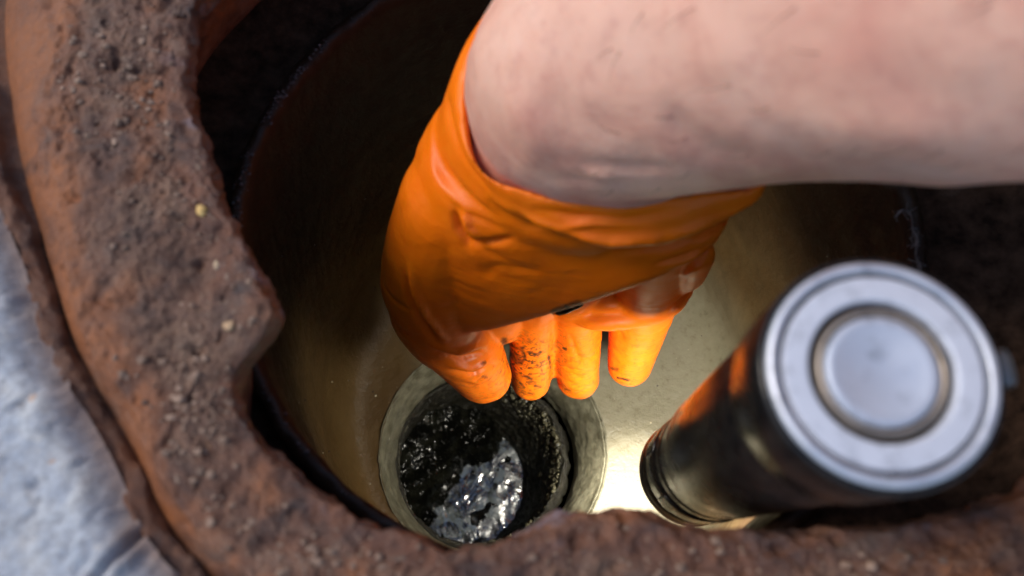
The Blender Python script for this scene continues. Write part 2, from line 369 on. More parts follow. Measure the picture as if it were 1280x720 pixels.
dz += top * 0.0016 * terr * np.clip(0.4 + 1.5 * fbm(V + 17, 30, 2), 0, 1)
lump = 0.0045 * np.exp(-(np.linalg.norm(pixs - [335, 380], axis=1) / 45) ** 2) - 0.003 * np.exp(-(np.linalg.norm(pixs - [250, 330], axis=1) / 40) ** 2)
dr = 0.0022 * fbm(V + 11, 90, 4) + 0.0012 * fbm(V + 3, 300, 3)
er = sstep(0.25, 0.0, u)
V[:, 2] += dz + lump * top
V[:, 0] += np.repeat(cs[:, 0], n) * dr * er; V[:, 1] += np.repeat(cs[:, 1], n) * dr * er
RF = gridF(NT, n, True); fc = proj(V)[RF].mean(1); fu = u[RF].mean(1)
lugm = np.stack([(((fc - [318, 378]) / [52, 78]) ** 2).sum(1) < 1, (((fc - [748, 655]) / [62, 42]) ** 2).sum(1) < 1]) & (fu < 0.42) & (fu > -0.15)
for nm, fm in (('rim_casting', ~lugm.any(0)), ('lug', lugm[0]), ('lug', lugm[1])):
    vi, inv = np.unique(RF[fm], return_inverse=True)
    ro_ = obj(nm, V[vi], inv.reshape(-1, 4), RUST, frame)
    setattr_(ro_, 'sand', (sandm * top)[vi]); setattr_(ro_, 'rust', rustm[vi]); setattr_(ro_, 'edge', edgem[vi])
TOPV = V[(u > 0.08) & (u < 0.95) & (V[:, 2] > -0.004)]
K = [(RCc + 0.15 * (RO - RCc), -0.0125), (RO - 0.0046, -0.0095), (RO - 0.0034, -0.0055), (RO - 0.0008, -0.0042), (RO + 0.0005, -0.004), (RO + 0.001, -0.012)]
V, R = ring_mesh(K, [8, 6, 6, 5, 4], 2); n = V.shape[0] // NT
V[:, 2] += 0.0016 * fbm(V, 70, 4) + 0.0008 * fbm(V, 260, 3); V[:, :2] += 0.0016 * np.stack([fbm(V + 21, 110, 3), fbm(V + 31, 110, 3)], -1)
lip = obj('outer_lip', V, gridF(NT, n, True), RUST, frame)
setattr_(lip, 'sand', np.full(len(V), 0.2)); setattr_(lip, 'rust', np.full(len(V), 0.35)); setattr_(lip, 'edge', np.zeros(len(V)))

def rock(p, r, seed, squash=0.7):
    import itertools
    g = (1 + 5 ** 0.5) / 2
    B = np.array([(-1, g, 0), (1, g, 0), (-1, -g, 0), (1, -g, 0), (0, -1, g), (0, 1, g), (0, -1, -g), (0, 1, -g), (g, 0, -1), (g, 0, 1), (-g, 0, -1), (-g, 0, 1)]) / 1.9
    F = [(0, 11, 5), (0, 5, 1), (0, 1, 7), (0, 7, 10), (0, 10, 11), (1, 5, 9), (5, 11, 4), (11, 10, 2), (10, 7, 6), (7, 1, 8), (3, 9, 4), (3, 4, 2), (3, 2, 6), (3, 6, 8), (3, 8, 9), (4, 9, 5), (2, 4, 11), (6, 2, 10), (8, 6, 7), (9, 8, 1)]
    g_ = np.random.default_rng(seed); Q, _ = np.linalg.qr(g_.normal(size=(3, 3)))
    v = (B @ Q) * g_.uniform(0.75, 1.25, (12, 1)) * np.array([1, g_.uniform(0.6, 1), squash]) * r
    return v + p, F
def fine_rock(p, r, seed):            # a smoother stone with 320 faces
    import bmesh
    bm = bmesh.new(); bmesh.ops.create_icosphere(bm, subdivisions=3, radius=1); v = np.array([x.co for x in bm.verts]); f = [[q.index for q in t.verts] for t in bm.faces]; bm.free()
    g_ = np.random.default_rng(seed)
    v = v * (1 + 0.45 * fbm(v + seed, 1.1, 3))[:, None] * np.array([1, g_.uniform(0.65, 0.9), 0.65]) * r
    a = g_.uniform(0, 6.28); Rm = np.array([[math.cos(a), -math.sin(a), 0], [math.sin(a), math.cos(a), 0], [0, 0, 1]])
    return v @ Rm.T + p, f
def stone_mat(name, c1, c2): return simple(name, c1, c2, 420, 0.6, 0.3, 0.0006)
GRIT = simple('sandy_grit', (0.09, 0.048, 0.03), (0.32, 0.21, 0.145), 140, 0.75, 0.3, 0.0004)
parts = []
sel = TOPV[rng.choice(len(TOPV), 9000, replace=False)]
keep = (np.abs(np.arctan2(sel[:, 1] - RC[1], sel[:, 0] - RC[0])) > 1.0)
sel = sel[keep]; dens = fbm(sel + 1, 45, 3) + 0.25; sel = sel[dens > rng.uniform(0, 0.75, len(sel))][:1500]
for k, p in enumerate(sel):
    r = 0.0003 + 0.0008 * rng.random() ** 4; parts.append(rock(p + [0, 0, r * 0.1], r, k))
V, F = join(parts); tag(obj('grit', V, F, GRIT, smooth=False), 'sandy grit and rust crumbs scattered over the iron rim', 'grit', kind='stuff')
def ground_z(px, py):
    p = at(px, py, 0.0); d = np.linalg.norm(TOPV[:, :2] - p[:2], axis=1); return TOPV[np.argmin(d)]
STONES = [(251, 262, 0.0013, (0.42, 0.25, 0.06), (0.75, 0.5, 0.18), 'ochre yellow pebble stuck near the inner edge of the rusty rim'),
          (266, 325, 0.0009, (0.36, 0.25, 0.14), (0.55, 0.42, 0.28), 'small tan pebble just above the blunt iron lug'),
          (290, 408, 0.0011, (0.4, 0.24, 0.12), (0.55, 0.36, 0.2), 'brown pebble on the underside corner of the blunt iron lug'),
]
for k, (px, py, r, c1, c2, lab) in enumerate(STONES):
    p = ground_z(px, py); V, F = fine_rock(p + [0, 0, r * 0.1], r, 50 + k)
    tag(obj('pebble', V, F, stone_mat('pebble_stone_%d' % k, c1, c2), origin=p), lab, 'pebble', 'pebbles on the rusty rim')
for k, (px, py, r, lab) in enumerate([(68, 574, 0.0021, 'peach coloured stone set in the blue grey concrete'), (45, 505, 0.0022, 'pale whitish stone in the concrete above the peach stone')]):
    p = at(px, py, -0.0012 - 0.4 * r); V, F = fine_rock(p, r, 80 + k)
    tag(obj('stone', V, F, stone_mat('aggregate_%d' % k, (0.36, 0.26, 0.2), (0.56, 0.43, 0.35)), origin=p), lab, 'stone', 'stones in the concrete')

# ------------------------------------------------------------------ soil round the riser pipe
ZR = -0.035
ths = np.linspace(0, 2 * math.pi, 240, endpoint=False); c2 = np.c_[np.cos(ths), np.sin(ths)]
rows = [(0.112, -0.021), (0.111, -0.028), (0.109, -0.034), (0.104, -0.0385), (0.094, -0.040), (0.0862, -0.0405)]
V = np.stack([np.stack([0.0156 + 0.03 * (r - 0.085) + c2[:, 0] * r, 0.0835 + 0.08 * (r - 0.085) + c2[:, 1] * r, np.full(240, z)], -1) for r, z in rows], 1).reshape(-1, 3)
V += 0.0015 * np.stack([fbm(V + k, 90, 3) for k in range(3)], -1)
tag(obj('soil', V, gridF(240, len(rows), True), SOIL), kind='structure')

# ------------------------------------------------------------------ riser pipe
riser = thing('riser_pipe', (0.0156, 0.0835, -0.215), 'wide dirty pipe shaft below the iron frame with a smaller pipe mouth in its floor', 'pipe')
ZF = -0.215; HC = np.array([-0.0085, 0.0548]); HR = 0.0503
CT0, CT1, R0, R1 = np.array([0.0156, 0.0835]), np.array([0.0105, 0.0765]), 0.0818, 0.0890
NR = 420; ths = np.linspace(0, 2 * math.pi, NR, endpoint=False); c2 = np.c_[np.cos(ths), np.sin(ths)]
rows = []; crust_shade = []
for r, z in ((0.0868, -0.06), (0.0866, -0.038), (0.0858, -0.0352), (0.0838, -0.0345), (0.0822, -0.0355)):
    rows.append(np.c_[CT0 + c2 * r, np.full(NR, z)]); crust_shade.append(1.0)
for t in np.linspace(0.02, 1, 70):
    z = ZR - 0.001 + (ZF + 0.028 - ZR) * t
    rows.append(np.c_[CT0 * (1 - t) + CT1 * t + c2 * (R0 + (R1 - R0) * t), np.full(NR, z)]); crust_shade.append(1 - sstep(0.1, 0.85, t))
for s in np.linspace(0.03, 1, 60):
    e = s ** 1.7; zz = ZF + 0.028 * (1 - s) ** 2.6
    P = (CT1 + c2 * R1) * (1 - e) + (HC + c2 * HR) * e
    rows.append(np.c_[P, np.full(NR, zz)]); crust_shade.append(0.0)
nr = len(rows); V = np.stack(rows, 1).reshape(-1, 3); cr = np.tile(np.array(crust_shade), NR)
nz = 0.0011 * fbm(V, 40, 4) + 0.00035 * fbm(V, 260, 3)
rimz = np.tile(np.array([1.0] * 5 + [0.0] * (nr - 5)), NR)
out = V[:, :2] - CT0; out /= np.linalg.norm(out, axis=1)[:, None]
V[:, :2] += out * nz[:, None] * (1 - rimz[:, None] * 0.3); V[:, 2] += 0.5 * nz + rimz * 0.0018 * fbm(V, 200, 3)
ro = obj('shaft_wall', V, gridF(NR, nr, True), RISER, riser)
setattr_(ro, 'crust_shade', np.clip(cr + 0.35 * fbm(V, 35, 3) * (cr > 0.02), 0, 1))
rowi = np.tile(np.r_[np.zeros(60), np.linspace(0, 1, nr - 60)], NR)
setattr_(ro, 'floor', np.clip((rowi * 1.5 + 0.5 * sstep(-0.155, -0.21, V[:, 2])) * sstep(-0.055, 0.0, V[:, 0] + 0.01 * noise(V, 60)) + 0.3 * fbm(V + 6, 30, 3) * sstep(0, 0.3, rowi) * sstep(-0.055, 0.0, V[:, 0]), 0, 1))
WALLV = V[np.tile(np.arange(nr) > 20, NR)]
# flaky deposit along the riser's mouth, painted pale for the rim's wet highlight
parts = []
for k in range(420):
    a = rng.normal(2.95, 0.42) if k < 400 else rng.normal(-0.05, 0.14)
    p = np.array([CT0[0] + math.cos(a) * (0.0835 + rng.normal(0, 0.0009)), CT0[1] + math.sin(a) * (0.0835 + rng.normal(0, 0.0009)), ZR + 0.0008 + rng.normal(0, 0.0006)])
    if noise(np.array([p]), 90)[0] > -0.12: parts.append(rock(p, 0.00018 + 0.0005 * rng.random() ** 3, k, 0.4))
V, F = join(parts)
dep = obj('mouth_deposit_highlight', V, F, simple('grey_deposit_highlight', (0.03, 0.024, 0.022), (0.12, 0.105, 0.105), 300, 0.45), riser); dep['kind'] = 'stuff'
# flecks stuck on the wall and the floor
parts = []
for k, i in enumerate(rng.choice(len(WALLV), 260, replace=False)): parts.append(rock(WALLV[i], 0.0002 + 0.0005 * rng.random() ** 3, k, 0.5))
V, F = join(parts)
fl = MT('pale_and_dark_flecks', 0.5); fl.col(fl.ramp(fl.noise(400, 2), [(0.5, (0.02, 0.012, 0.007)), (0.6, (0.36, 0.31, 0.2))])); 
tag(obj('dirt_flecks', V, F, fl.m, smooth=False), 'tiny pale and dark flecks stuck to the shaft wall', 'flecks', kind='stuff')
# cobweb on the right side of the mouth
parts = []
web = [at(x, y, ZR + 0.001) for x, y in [(1118, 272), (1128, 263), (1138, 268), (1141, 285), (1146, 300), (1145, 320), (1150, 335), (1142, 338)]]
parts.append(tube(web, np.array([0.3, 0.7, 0.4, 0.3, 0.8, 0.4, 0.9, 0.4]) * 0.0006, 7, 26))
for k in range(14):
    i = rng.integers(0, len(web)); q = web[i] + rng.normal(0, 0.0016, 3); parts.append(tube([q, (q + web[i]) / 2 + rng.normal(0, 0.0006, 3), web[i] + rng.normal(0, 0.001, 3)], [0.00012] * 3, 5, 5, side=(0.3, 0.2, 0.9)))
V, F = join(parts)
tag(obj('cobweb', V, F, simple('dusty_web', (0.05, 0.035, 0.03), (0.16, 0.125, 0.11), 500, 0.9), origin=web[4]), 'dusty tatter of cobweb on the shaft mouth behind the torch', 'cobweb')

# ------------------------------------------------------------------ smaller pipe in the floor
drain = thing('drain_pipe', (-0.02, 0.053, -0.325), 'smaller drain pipe mouth in the shaft floor, black inside with shiny water at the bottom', 'pipe')
ND = 300; ths = np.linspace(0, 2 * math.pi, ND, endpoint=False); c2 = np.c_[np.cos(ths), np.sin(ths)]
ic = np.array([-0.0122, 0.0545])
rows = []
for k, (t, dzv) in enumerate([(-0.06, 0.0006), (0.0, 0.0002), (0.04, -0.0007), (0.08, -0.0006), (0.2, -0.003), (0.4, -0.0065), (0.6, -0.0105), (0.8, -0.0155), (0.93, -0.02), (1.0, -0.024), (1.0, -0.03), (1.04, -0.036)]):
    c = HC * (1 - t) + ic * t; r = HR * (1 - t) + 0.0428 * t
    rows.append(np.c_[c + c2 * r, np.full(ND, ZF + dzv)])
rows = [np.array(r) for r in rows]
S = resamp(np.stack(rows).reshape(len(rows), -1), 60).reshape(60, ND, 3)
V = S.transpose(1, 0, 2).reshape(-1, 3); V += 0.0006 * np.stack([fbm(V + k, 150, 4) for k in range(3)], -1)
obj('collar', V, gridF(ND, 60, True), COLLAR, drain)
# encrusted inner wall, leaning away
rows = []
w0, w1 = np.array([-0.0150, 0.0545]), np.array([-0.0315, 0.0520])
for t in np.linspace(0, 1, 90):
    e = t; c = w0 * (1 - e) + w1 * e; r = 0.0392 - 0.0025 * t
    rows.append(np.c_[c + c2 * r, np.full(ND, ZF - 0.026 - 0.088 * t)])
rows = [np.c_[w0 + c2 * 0.0435, np.full(ND, ZF - 0.034)], np.c_[w0 + c2 * 0.0408, np.full(ND, ZF - 0.0265)]] + rows
V = np.stack(rows, 1).reshape(-1, 3); nr = len(rows)
o_ = V[:, :2] - w0; o_ /= np.linalg.norm(o_, axis=1)[:, None]
dd = 0.0022 * fbm(V, 110, 4) + 0.0016 * np.abs(fbm(V, 260, 3)); V[:, :2] -= o_ * dd[:, None]; V[:, 2] += 0.6 * dd
obj('inner_wall', V, gridF(ND, nr, True), CRUST, drain)
parts = []
for k in range(380):
    a = rng.normal(0.3, 0.62); t = abs(rng.normal(0, 0.16)); c = w0 * (1 - t) + w1 * t; r = 0.0378
    p = np.array([c[0] + math.cos(a) * r, c[1] + math.sin(a) * r, ZF - 0.026 - 0.088 * t]); parts.append(fine_rock(p, 0.0004 + 0.0014 * rng.random() ** 3, k) if noise(p[None], 120)[0] > -0.05 else rock(p, 0.0006, k))
V, F = join(parts); cr_ = obj('crust_lumps', V, F, LUMP, drain); cr_['kind'] = 'stuff'
# water and sludge
ZW = ZF - 0.107; wc = np.array([-0.0308, 0.0522])
nrd = 70; rad = np.linspace(0.0003, 0.0375, nrd)
V = np.stack([np.c_[wc + c2 * r, np.full(ND, ZW)] for r in rad], 1).reshape(-1, 3)
V[:, 2] += 0.0004 * fbm(V, 90, 2)
tag(obj('water', V, gridF(ND, nrd, True), WATER), kind='structure')
nx = 170; gx, gy = np.meshgrid(np.linspace(-0.074, 0.004, nx), np.linspace(0.012, 0.094, nx), indexing='ij')
V = np.c_[gx.ravel(), gy.ravel(), np.zeros(nx * nx)]
# bank of sludge piled on the left and far side, its toe a slanting line
toe = -0.002 + (V[:, 0] + 0.031) * 0.80 + (V[:, 1] - 0.054) * -0.60 + 0.010 * fbm(V, 45, 2) + 0.004 * fbm(V + 2, 150, 3)
h = np.where(toe < 0.002, (0.002 - toe), -0.02) * 1.15
h = np.where(toe < 0.002, 0.0006 + 0.05 * (1 - np.exp(-h / 0.03)), -0.004)
isl = sstep(0.22, 0.3, fbm(V + 5, 70, 3)) * (toe < 0.022)
h = np.maximum(h, 0.0012 * isl - 0.004 * (1 - isl))
V[:, 2] = ZW + h + (0.0018 * fbm(V, 60, 2) + 0.0002 * fbm(V + 3, 220, 2))
tcl = np.clip((ZF - 0.026 - V[:, 2]) / 0.088, 0, 1); cc = w0 * (1 - tcl[:, None]) + w1 * tcl[:, None]
ok = (np.linalg.norm(V[:, :2] - cc, axis=1) < 0.0385)
F = gridF(nx, nx); F = F[ok[F].all(1)]
tag(obj('sludge', V, F, SLUDGE), 'wet black sludge banked against the side of the drain pipe', 'sludge', kind='stuff')
parts = []
for k in range(60):
    i = rng.integers(0, len(V))
    if not ok[i] or h[i] < -0.001 and rng.random() < 0.6: continue
    r = 0.0003 + 0.0024 * rng.random() ** 5; p = V[i].copy(); p[2] = max(p[2], ZW); parts.append(fine_rock(p, r, k))
V, F = join(parts); tag(obj('bubbles', V, F, SLUDGE), 'glossy bubbles and specks on the black sludge', 'bubbles', kind='stuff')

# ------------------------------------------------------------------ person: forearm and hand
arm_p = [cm(33, 12, 24), cm(30, 7, 12), cm(26, 5.6, 4), cm(14, 7.7, -4.8), cm(7.8, 8.6, -9.2), cm(4.4, 9.65, -11.9), cm(2.3, 9.9, -14.2), cm(1.95, 9.9, -16.4), cm(1.6, 9.5, -18.4), cm(1.4, 9.2, -19.6)]
arm_r = np.array([(5.2, 5), (4.8, 4.6), (4.5, 4.4), (4.1, 3.9), (3.45, 3.35), (3.2, 3.15), (3.15, 2.7), (2.95, 2.3), (3.1, 1.7), (2.7, 1.3)]) * 0.01
FING = [  # path points (pixel x, y, forward cm) and radii in cm
    ([(575, 250, 21.0), (550, 330, 23.4), (548, 385, 25.2), (575, 428, 27.2), (605, 470, 29.6)], [1.6, 1.7, 1.55, 1.35, 1.03]),
    ([(672, 300, 23.0), (666, 400, 28.0), (664, 476, 32.0)], [0.95, 0.88, 0.8]),
    ([(714, 290, 22.5), (720, 400, 28.3), (722, 474, 32.3)], [1.0, 0.92, 0.85]),
    ([(822, 270, 21.5), (803, 385, 27.6), (787, 455, 31.6)], [1.3, 1.12, 0.88])]
THUMB = [cm(3.6, 11.2, -19), cm(4.6, 11.6, -22), cm(4.2, 11.0, -25.5)]
def side_vec(i): return (0.6, 0.0, 0.8) if i else (0.35, 0.2, -0.9)
parts = []
# frames turn with the bend: build with explicit loops
S = resamp(np.c_[np.array(arm_p), arm_r], 70); P, Rr = S[:, :3], S[:, 3:]
T = np.gradient(P, axis=0); T /= np.linalg.norm(T, axis=1)[:, None]
ph = np.linspace(0, 2 * math.pi, 48, endpoint=False); L = []
for p, t, r in zip(P, T, Rr):
    b = np.array([0, 1, 0]) - t * t[1]; b /= np.linalg.norm(b); s = np.cross(b, t)
    L.append(p + np.outer(np.cos(ph) * r[0], s) + np.outer(np.sin(ph) * r[1], b))
parts.append(loops_solid(L))
for pts, r in FING: parts.append(tube([D(*q) for q in pts], np.array(r) * 0.01 - 0.0027, 20, 20))
parts.append(tube(THUMB, [0.011, 0.0105, 0.008], 20, 20))
V, F = join(parts); V, F, N = voxel(V, F, 0.0018, 8)
q = proj(V); facing = (N * (np.array([0, 0, H]) - V)).sum(1) > 0
def crease(q, line, width, amp, mask):
    d, t = polyd(q, line); return amp * np.exp(-(d / width) ** 2) * np.sin(np.pi * np.clip(t, 0.02, 0.98)) ** 0.6 * mask
dsp = 0.0011 * fbm(V, 38, 3) + 0.0004 * fbm(V, 130, 3)
dsp += crease(q, [(720, 203), (760, 207), (800, 210), (860, 205)], 4, -0.0011, facing) + crease(q, [(690, 222), (740, 224), (800, 228)], 4, -0.0008, facing)
dsp += crease(q, [(835, 130), (850, 160), (880, 185), (960, 205)], 16, -0.0013, facing) + crease(q, [(730, 218), (770, 222)], 8, 0.0009, facing)
dsp += crease(q, [(640, 90), (660, 150), (690, 205)], 26, 0.0014, facing) + crease(q, [(990, 150), (1100, 165), (1250, 170)], 30, 0.0013, facing)
V = V + N * dsp[:, None]
def m3(*a): return np.array(a, float)
bp = [tube([m3(.36, .28, .53), m3(.29, .275, .555), m3(.24, .27, .56)], [.058, .055, .055], 20, 12),          # neck
      tube([m3(.24, .27, .60), m3(.20, .27, .565), m3(.155, .27, .515)], [(.075, .07), (.085, .076), (.05, .045)], 28, 20, side=(0, 1, 0)),
      tube([m3(.165, .27, .56), m3(.132, .27, .548), m3(.128, .27, .535)], [.009, .014, .011], 12, 10),
      tube([m3(.215, .35, .57), m3(.22, .357, .585)], [.014, .018], 10, 8), tube([m3(.215, .19, .57), m3(.22, .183, .585)], [.014, .018], 10, 8),
      tube([m3(.44, .50, .20), m3(.40, .52, .10), m3(.37, .53, .035)], [.042, .034, .028], 20, 14),
      tube([m3(.38, .53, .035), m3(.33, .53, .016), m3(.30, .53, .013)], [(.03, .018), (.042, .014), (.04, .012)], 20, 12, side=(0, 1, 0))]
for k, (yy, ln) in enumerate(((.497, .055), (.518, .068), (.54, .072), (.56, .064))): bp.append(tube([m3(.30, yy, .014), m3(.30 - ln * .5, yy + (yy - .53) * .2, .018), m3(.30 - ln, yy + (yy - .53) * .35, .010)], [.0095, .009, .007], 12, 10))
bp.append(tube([m3(.345, .50, .018), m3(.315, .475, .016), m3(.29, .462, .011)], [.012, .011, .008], 12, 10))
Vb, Fb = join(bp); Vb, Fb, _ = voxel(Vb, Fb, 0.004, 4)  # unseen head, neck and far hand, added to block overhead sky
V, F = join([(V, F), (Vb, Fb)]); facing = np.r_[facing, np.zeros(len(Vb), bool)]; N = np.r_[N, np.zeros_like(Vb)]
base = cm(1.7, 9.4, -16)
person = tag(obj('person', V, F, SKIN, origin=base), 'bare forearm of a person reaching down the shaft in an orange glove', 'person')
CLOTH = simple('navy_work_cloth', (0.012, 0.015, 0.024), (0.03, 0.036, 0.05), 120, 0.9, 0.5, 0.002)
DENIM = simple('grey_work_trousers', (0.03, 0.03, 0.032), (0.06, 0.06, 0.062), 150, 0.9, 0.5, 0.002)
Vj, Fj = join([tube([m3(.88, .27, .30), m3(.72, .27, .40), m3(.55, .275, .48), m3(.42, .28, .51), m3(.36, .28, .52)], [(.17, .12), (.17, .13), (.19, .13), (.20, .11), (.12, .07)], 40, 40, side=(0, 1, 0)),
               tube([m3(.42, .14, .49), m3(.385, .12, .45), m3(.335, .10, .335), m3(.312, .082, .29)], [.075, .072, .064, .066], 28, 24),
               tube([m3(.44, .42, .49), m3(.46, .47, .42), m3(.47, .50, .28), m3(.435, .505, .17)], [.075, .07, .06, .052], 28, 24)])
Vj, Fj, _ = voxel(Vj, Fj, 0.007, 6); Vj = Vj + 0.006 * np.stack([fbm(Vj + k, 14, 3) for k in range(3)], -1)
obj('unseen_jacket', Vj, Fj, CLOTH, person)  # unseen torso and sleeves, added to keep skylight out of the shaft
Vj, Fj = join([tube([m3(.86, .27 + q * .1, .30), m3(.60, .22 + q * .20, .24), m3(.36, .20 + q * .27, .095), m3(.66, .27 + q * .19, .06), m3(.98, .27 + q * .15, .06)], [.12, .095, .07, .065, .05], 28, 40, side=(0, 1, 0)) for q in (-1, 1)])
Vj, Fj, _ = voxel(Vj, Fj, 0.008, 6); obj('unseen_trousers', Vj, Fj, DENIM, person)  # unseen legs, added with the knees close to darken the rim
Vj, Fj = tube([m3(.255, .27, .625), m3(.225, .27, .585), m3(.205, .27, .565)], [(.06, .055), (.096, .088), (.099, .09)], 32, 16, side=(0, 1, 0)); obj('unseen_cap', Vj, Fj, CLOTH, person)
for q in (-1, 1):
    Vj, Fj = tube([m3(.96, .27 + q * .15, .06), m3(1.03, .27 + q * .145, .055), m3(1.06, .27 + q * .14, .02)], [(.05, .05), (.052, .045), (.045, .02)], 24, 16, side=(0, 1, 0)); obj('unseen_boot', Vj, Fj, DENIM, person)
# fine hairs on the forearm
parts = []; cand = np.where(facing & (V[:, 0] > 0.015) & (V[:, 2] > 0.001) & (V[:, 0] < 0.16))[0]
axis = np.array([-0.8, 0.1, -0.58])
for i in rng.choice(cand, 300, replace=False)[:170]:
    d = axis + rng.normal(0, 0.35, 3); d -= N[i] * (d @ N[i]) * 0.85; d /= np.linalg.norm(d); l = rng.uniform(0.003, 0.008)
    parts.append(tube([V[i] - N[i] * 0.0004, V[i] + d * l * 0.5 + N[i] * 0.0012, V[i] + d * l + N[i] * 0.0007], [0.00007, 0.00006, 0.00001], 3, 5, side=tuple(N[i]), dome=False))
Vh, Fh = join(parts); hair = obj('arm_hair', Vh, Fh, simple('brown_hair', (0.1, 0.06, 0.04), (0.18, 0.11, 0.08), 50, 0.5, 0), person); hair['kind'] = 'stuff'

# ------------------------------------------------------------------ glove
parts = []
ph = np.linspace(0, 2 * math.pi, 64, endpoint=False)
def sect(cx, cy, z, a, b, shear=0.0, p=2.3):
    c, s = np.cos(ph), np.sin(ph); x = np.sign(c) * np.abs(c) ** (2 / p) * a; y = np.sign(s) * np.abs(s) ** (2 / p) * b
    return np.stack([(cx + x), cy + y, z + 14.5 + shear * (x - 0.16 * np.maximum(x - 0.8, 0) ** 2)], -1) * 0.01
secs = [(1.5, 9.9, -17.0, 3.5, 2.3, 0.0), (1.4, 9.75, -17.7, 4.0, 2.45, 0.15), (1.15, 9.3, -18.9, 4.35, 2.35, 0.48), (0.95, 8.9, -19.9, 4.5, 2.15, 0.78), (0.85, 8.65, -20.6, 4.4, 1.95, 0.95), (0.8, 8.5, -21.2, 4.0, 1.5, 1.05), (0.8, 8.5, -21.5, 3.2, 0.8, 1.08)]
S = resamp(np.array(secs), 40)
parts.append(loops_solid([sect(*s) for s in S]))
for pts, r in FING: parts.append(tube([D(*q) for q in pts], np.array(r) * 0.01, 28, 28))
parts.append(tube(THUMB, [0.0135, 0.0125, 0.0105], 24, 24))
# loose web of glove across the finger roots
parts.append(tube([D(*q) for q in [(704, 384, 26.4), (745, 397, 26.2), (800, 393, 26.0), (835, 383, 25.4), (862, 366, 24.6)]], np.array([(.3, .3), (.45, .42), (.5, .42), (.42, .36), (.16, .16)]) * 0.01, 20, 30))
parts.append(tube([D(*q) for q in [(725, 352, 25.6), (790, 348, 25.6), (838, 343, 25.0), (860, 334, 24.0)]], np.array([.6, .7, .7, .5]) * 0.01, 20, 24))
parts.append(tube([D(*q) for q in [(872, 318, 22.0), (864, 342, 23.4), (856, 362, 24.7)]], np.array([.5, .45, .25]) * 0.01, 16, 16))
parts.append(tube([D(*q) for q in [(712, 374, 26.3), (765, 372, 26.6), (828, 364, 26.0)]], np.array([.45, .6, .5]) * 0.01, 20, 24))
parts.append(tube([D(*q) for q in [(735, 380, 26.0), (757, 374, 25.6), (785, 374, 25.8)]], np.array([.3, .42, .4]) * 0.01, 16, 16))
parts.append(tube([D(*q) for q in [(600, 360, 25.0), (622, 392, 26.6), (632, 412, 27.8)]], np.array([.9, .85, .5]) * 0.01, 20, 20))
# cuff: loops, angle matched around the wrist
def loop(pts):
    P = np.array(pts) ; c = np.array([0.020, 0.100]); a = np.arctan2(P[:, 1] - c[1], P[:, 0] - c[0]); o = np.argsort(a); P = P[o]; a = a[o]
    a = np.r_[a[-2:] - 2 * math.pi, a, a[:2] + 2 * math.pi]; P = np.r_[P[-2:], P, P[:2]]
    th = np.linspace(-math.pi, math.pi, 96, endpoint=False)
    R_ = np.hypot(P[:, 0] - c[0], P[:, 1] - c[1]); r = np.interp(th, a, R_); zz = np.interp(th, a, P[:, 2])
    r = smooth_c(r, 2); zz = smooth_c(zz, 2)
    return np.stack([c[0] + np.cos(th) * r, c[1] + np.sin(th) * r, zz], -1)
zl = lambda z: (z + 14.5) * 0.01
lip = loop([at(619, 31, zl(-15.0)), at(600, 66, zl(-15.2)), at(584, 90, zl(-15.4)), at(579, 120, zl(-15.5)), at(580, 153, zl(-15.6)), at(584, 187, zl(-15.6)), at(608, 222, zl(-15.6)), at(660, 237, zl(-15.5)), at(740, 251, zl(-15.4)), at(800, 245, zl(-15.5)), at(880, 237, zl(-15.7)), at(930, 236, zl(-15.9)), at(963, 237, zl(-16.1)),
            cm(5.0, 9.6, -15.8), cm(4.6, 11.6, -15.5), cm(3.4, 13.2, -15.2), cm(1.8, 13.6, -15.0), cm(0.4, 13.2, -15.0)])
fold = loop([at(602, 20, zl(-15.4)), at(577, 66, zl(-15.7)), at(563, 104, zl(-15.9)), at(560, 140, zl(-16.1)), at(566, 170, zl(-16.2)), at(584, 210, zl(-16.3)), at(612, 246, zl(-16.3)), at(655, 272, zl(-16.3)), at(705, 290, zl(-16.3)), at(760, 300, zl(-16.3)), at(830, 294, zl(-16.3)), at(900, 270, zl(-16.4)), at(940, 254, zl(-16.4)), at(969, 239, zl(-16.3)),
             cm(5.2, 9.7, -16.7), cm(4.8, 11.9, -16.2), cm(3.6, 13.7, -15.9), cm(1.7, 14.1, -15.6), cm(0.1, 13.5, -15.5)])
c0 = np.array([0.020, 0.100, 0])
def inset(Lp, f, dz): Q = Lp.copy(); Q[:, :2] = c0[:2] + (Q[:, :2] - c0[:2]) * f; Q[:, 2] += dz; return Q
phi = np.linspace(-math.pi, math.pi, 96, endpoint=False)
def ell(cx, cy, z, a, b): 
    th = np.arctan2(np.sin(phi), np.cos(phi)); return np.stack([cx + a * np.cos(th), cy + b * np.sin(th), np.full(96, z + 14.5)], -1) * 0.01
body = ell(1.4, 9.75, -18.4, 3.85, 2.35); body2 = ell(1.35, 9.5, -19.2, 3.6, 2.0)
mid = 0.45 * fold + 0.55 * body; mid[:, 2] = 0.4 * fold[:, 2] + 0.6 * body[:, 2]
midl = 0.5 * (lip + fold); midl[:, 2] += 0.0012
Ls = [body2, body, mid, fold, midl, lip, inset(lip, 0.974, -0.0012), inset(lip, 0.93, -0.006), inset(body, 0.85, 0.012), inset(body2, 0.8, 0.005)]
Vc, Fc = loops_solid(Ls, caps=False)
n96 = 96; last = (len(Ls) - 1) * n96
Fc += [[last + i, last + (i + 1) % n96, (i + 1) % n96, i] for i in range(n96)]
parts.append((Vc, Fc))
V, F = join(parts); V, F, N = voxel(V, F, 0.00085, 5)
q = proj(V); facing = (N * (np.array([0, 0, H]) - V)).sum(1) > 0
dsp = 0.0006 * fbm(V, 45, 3)
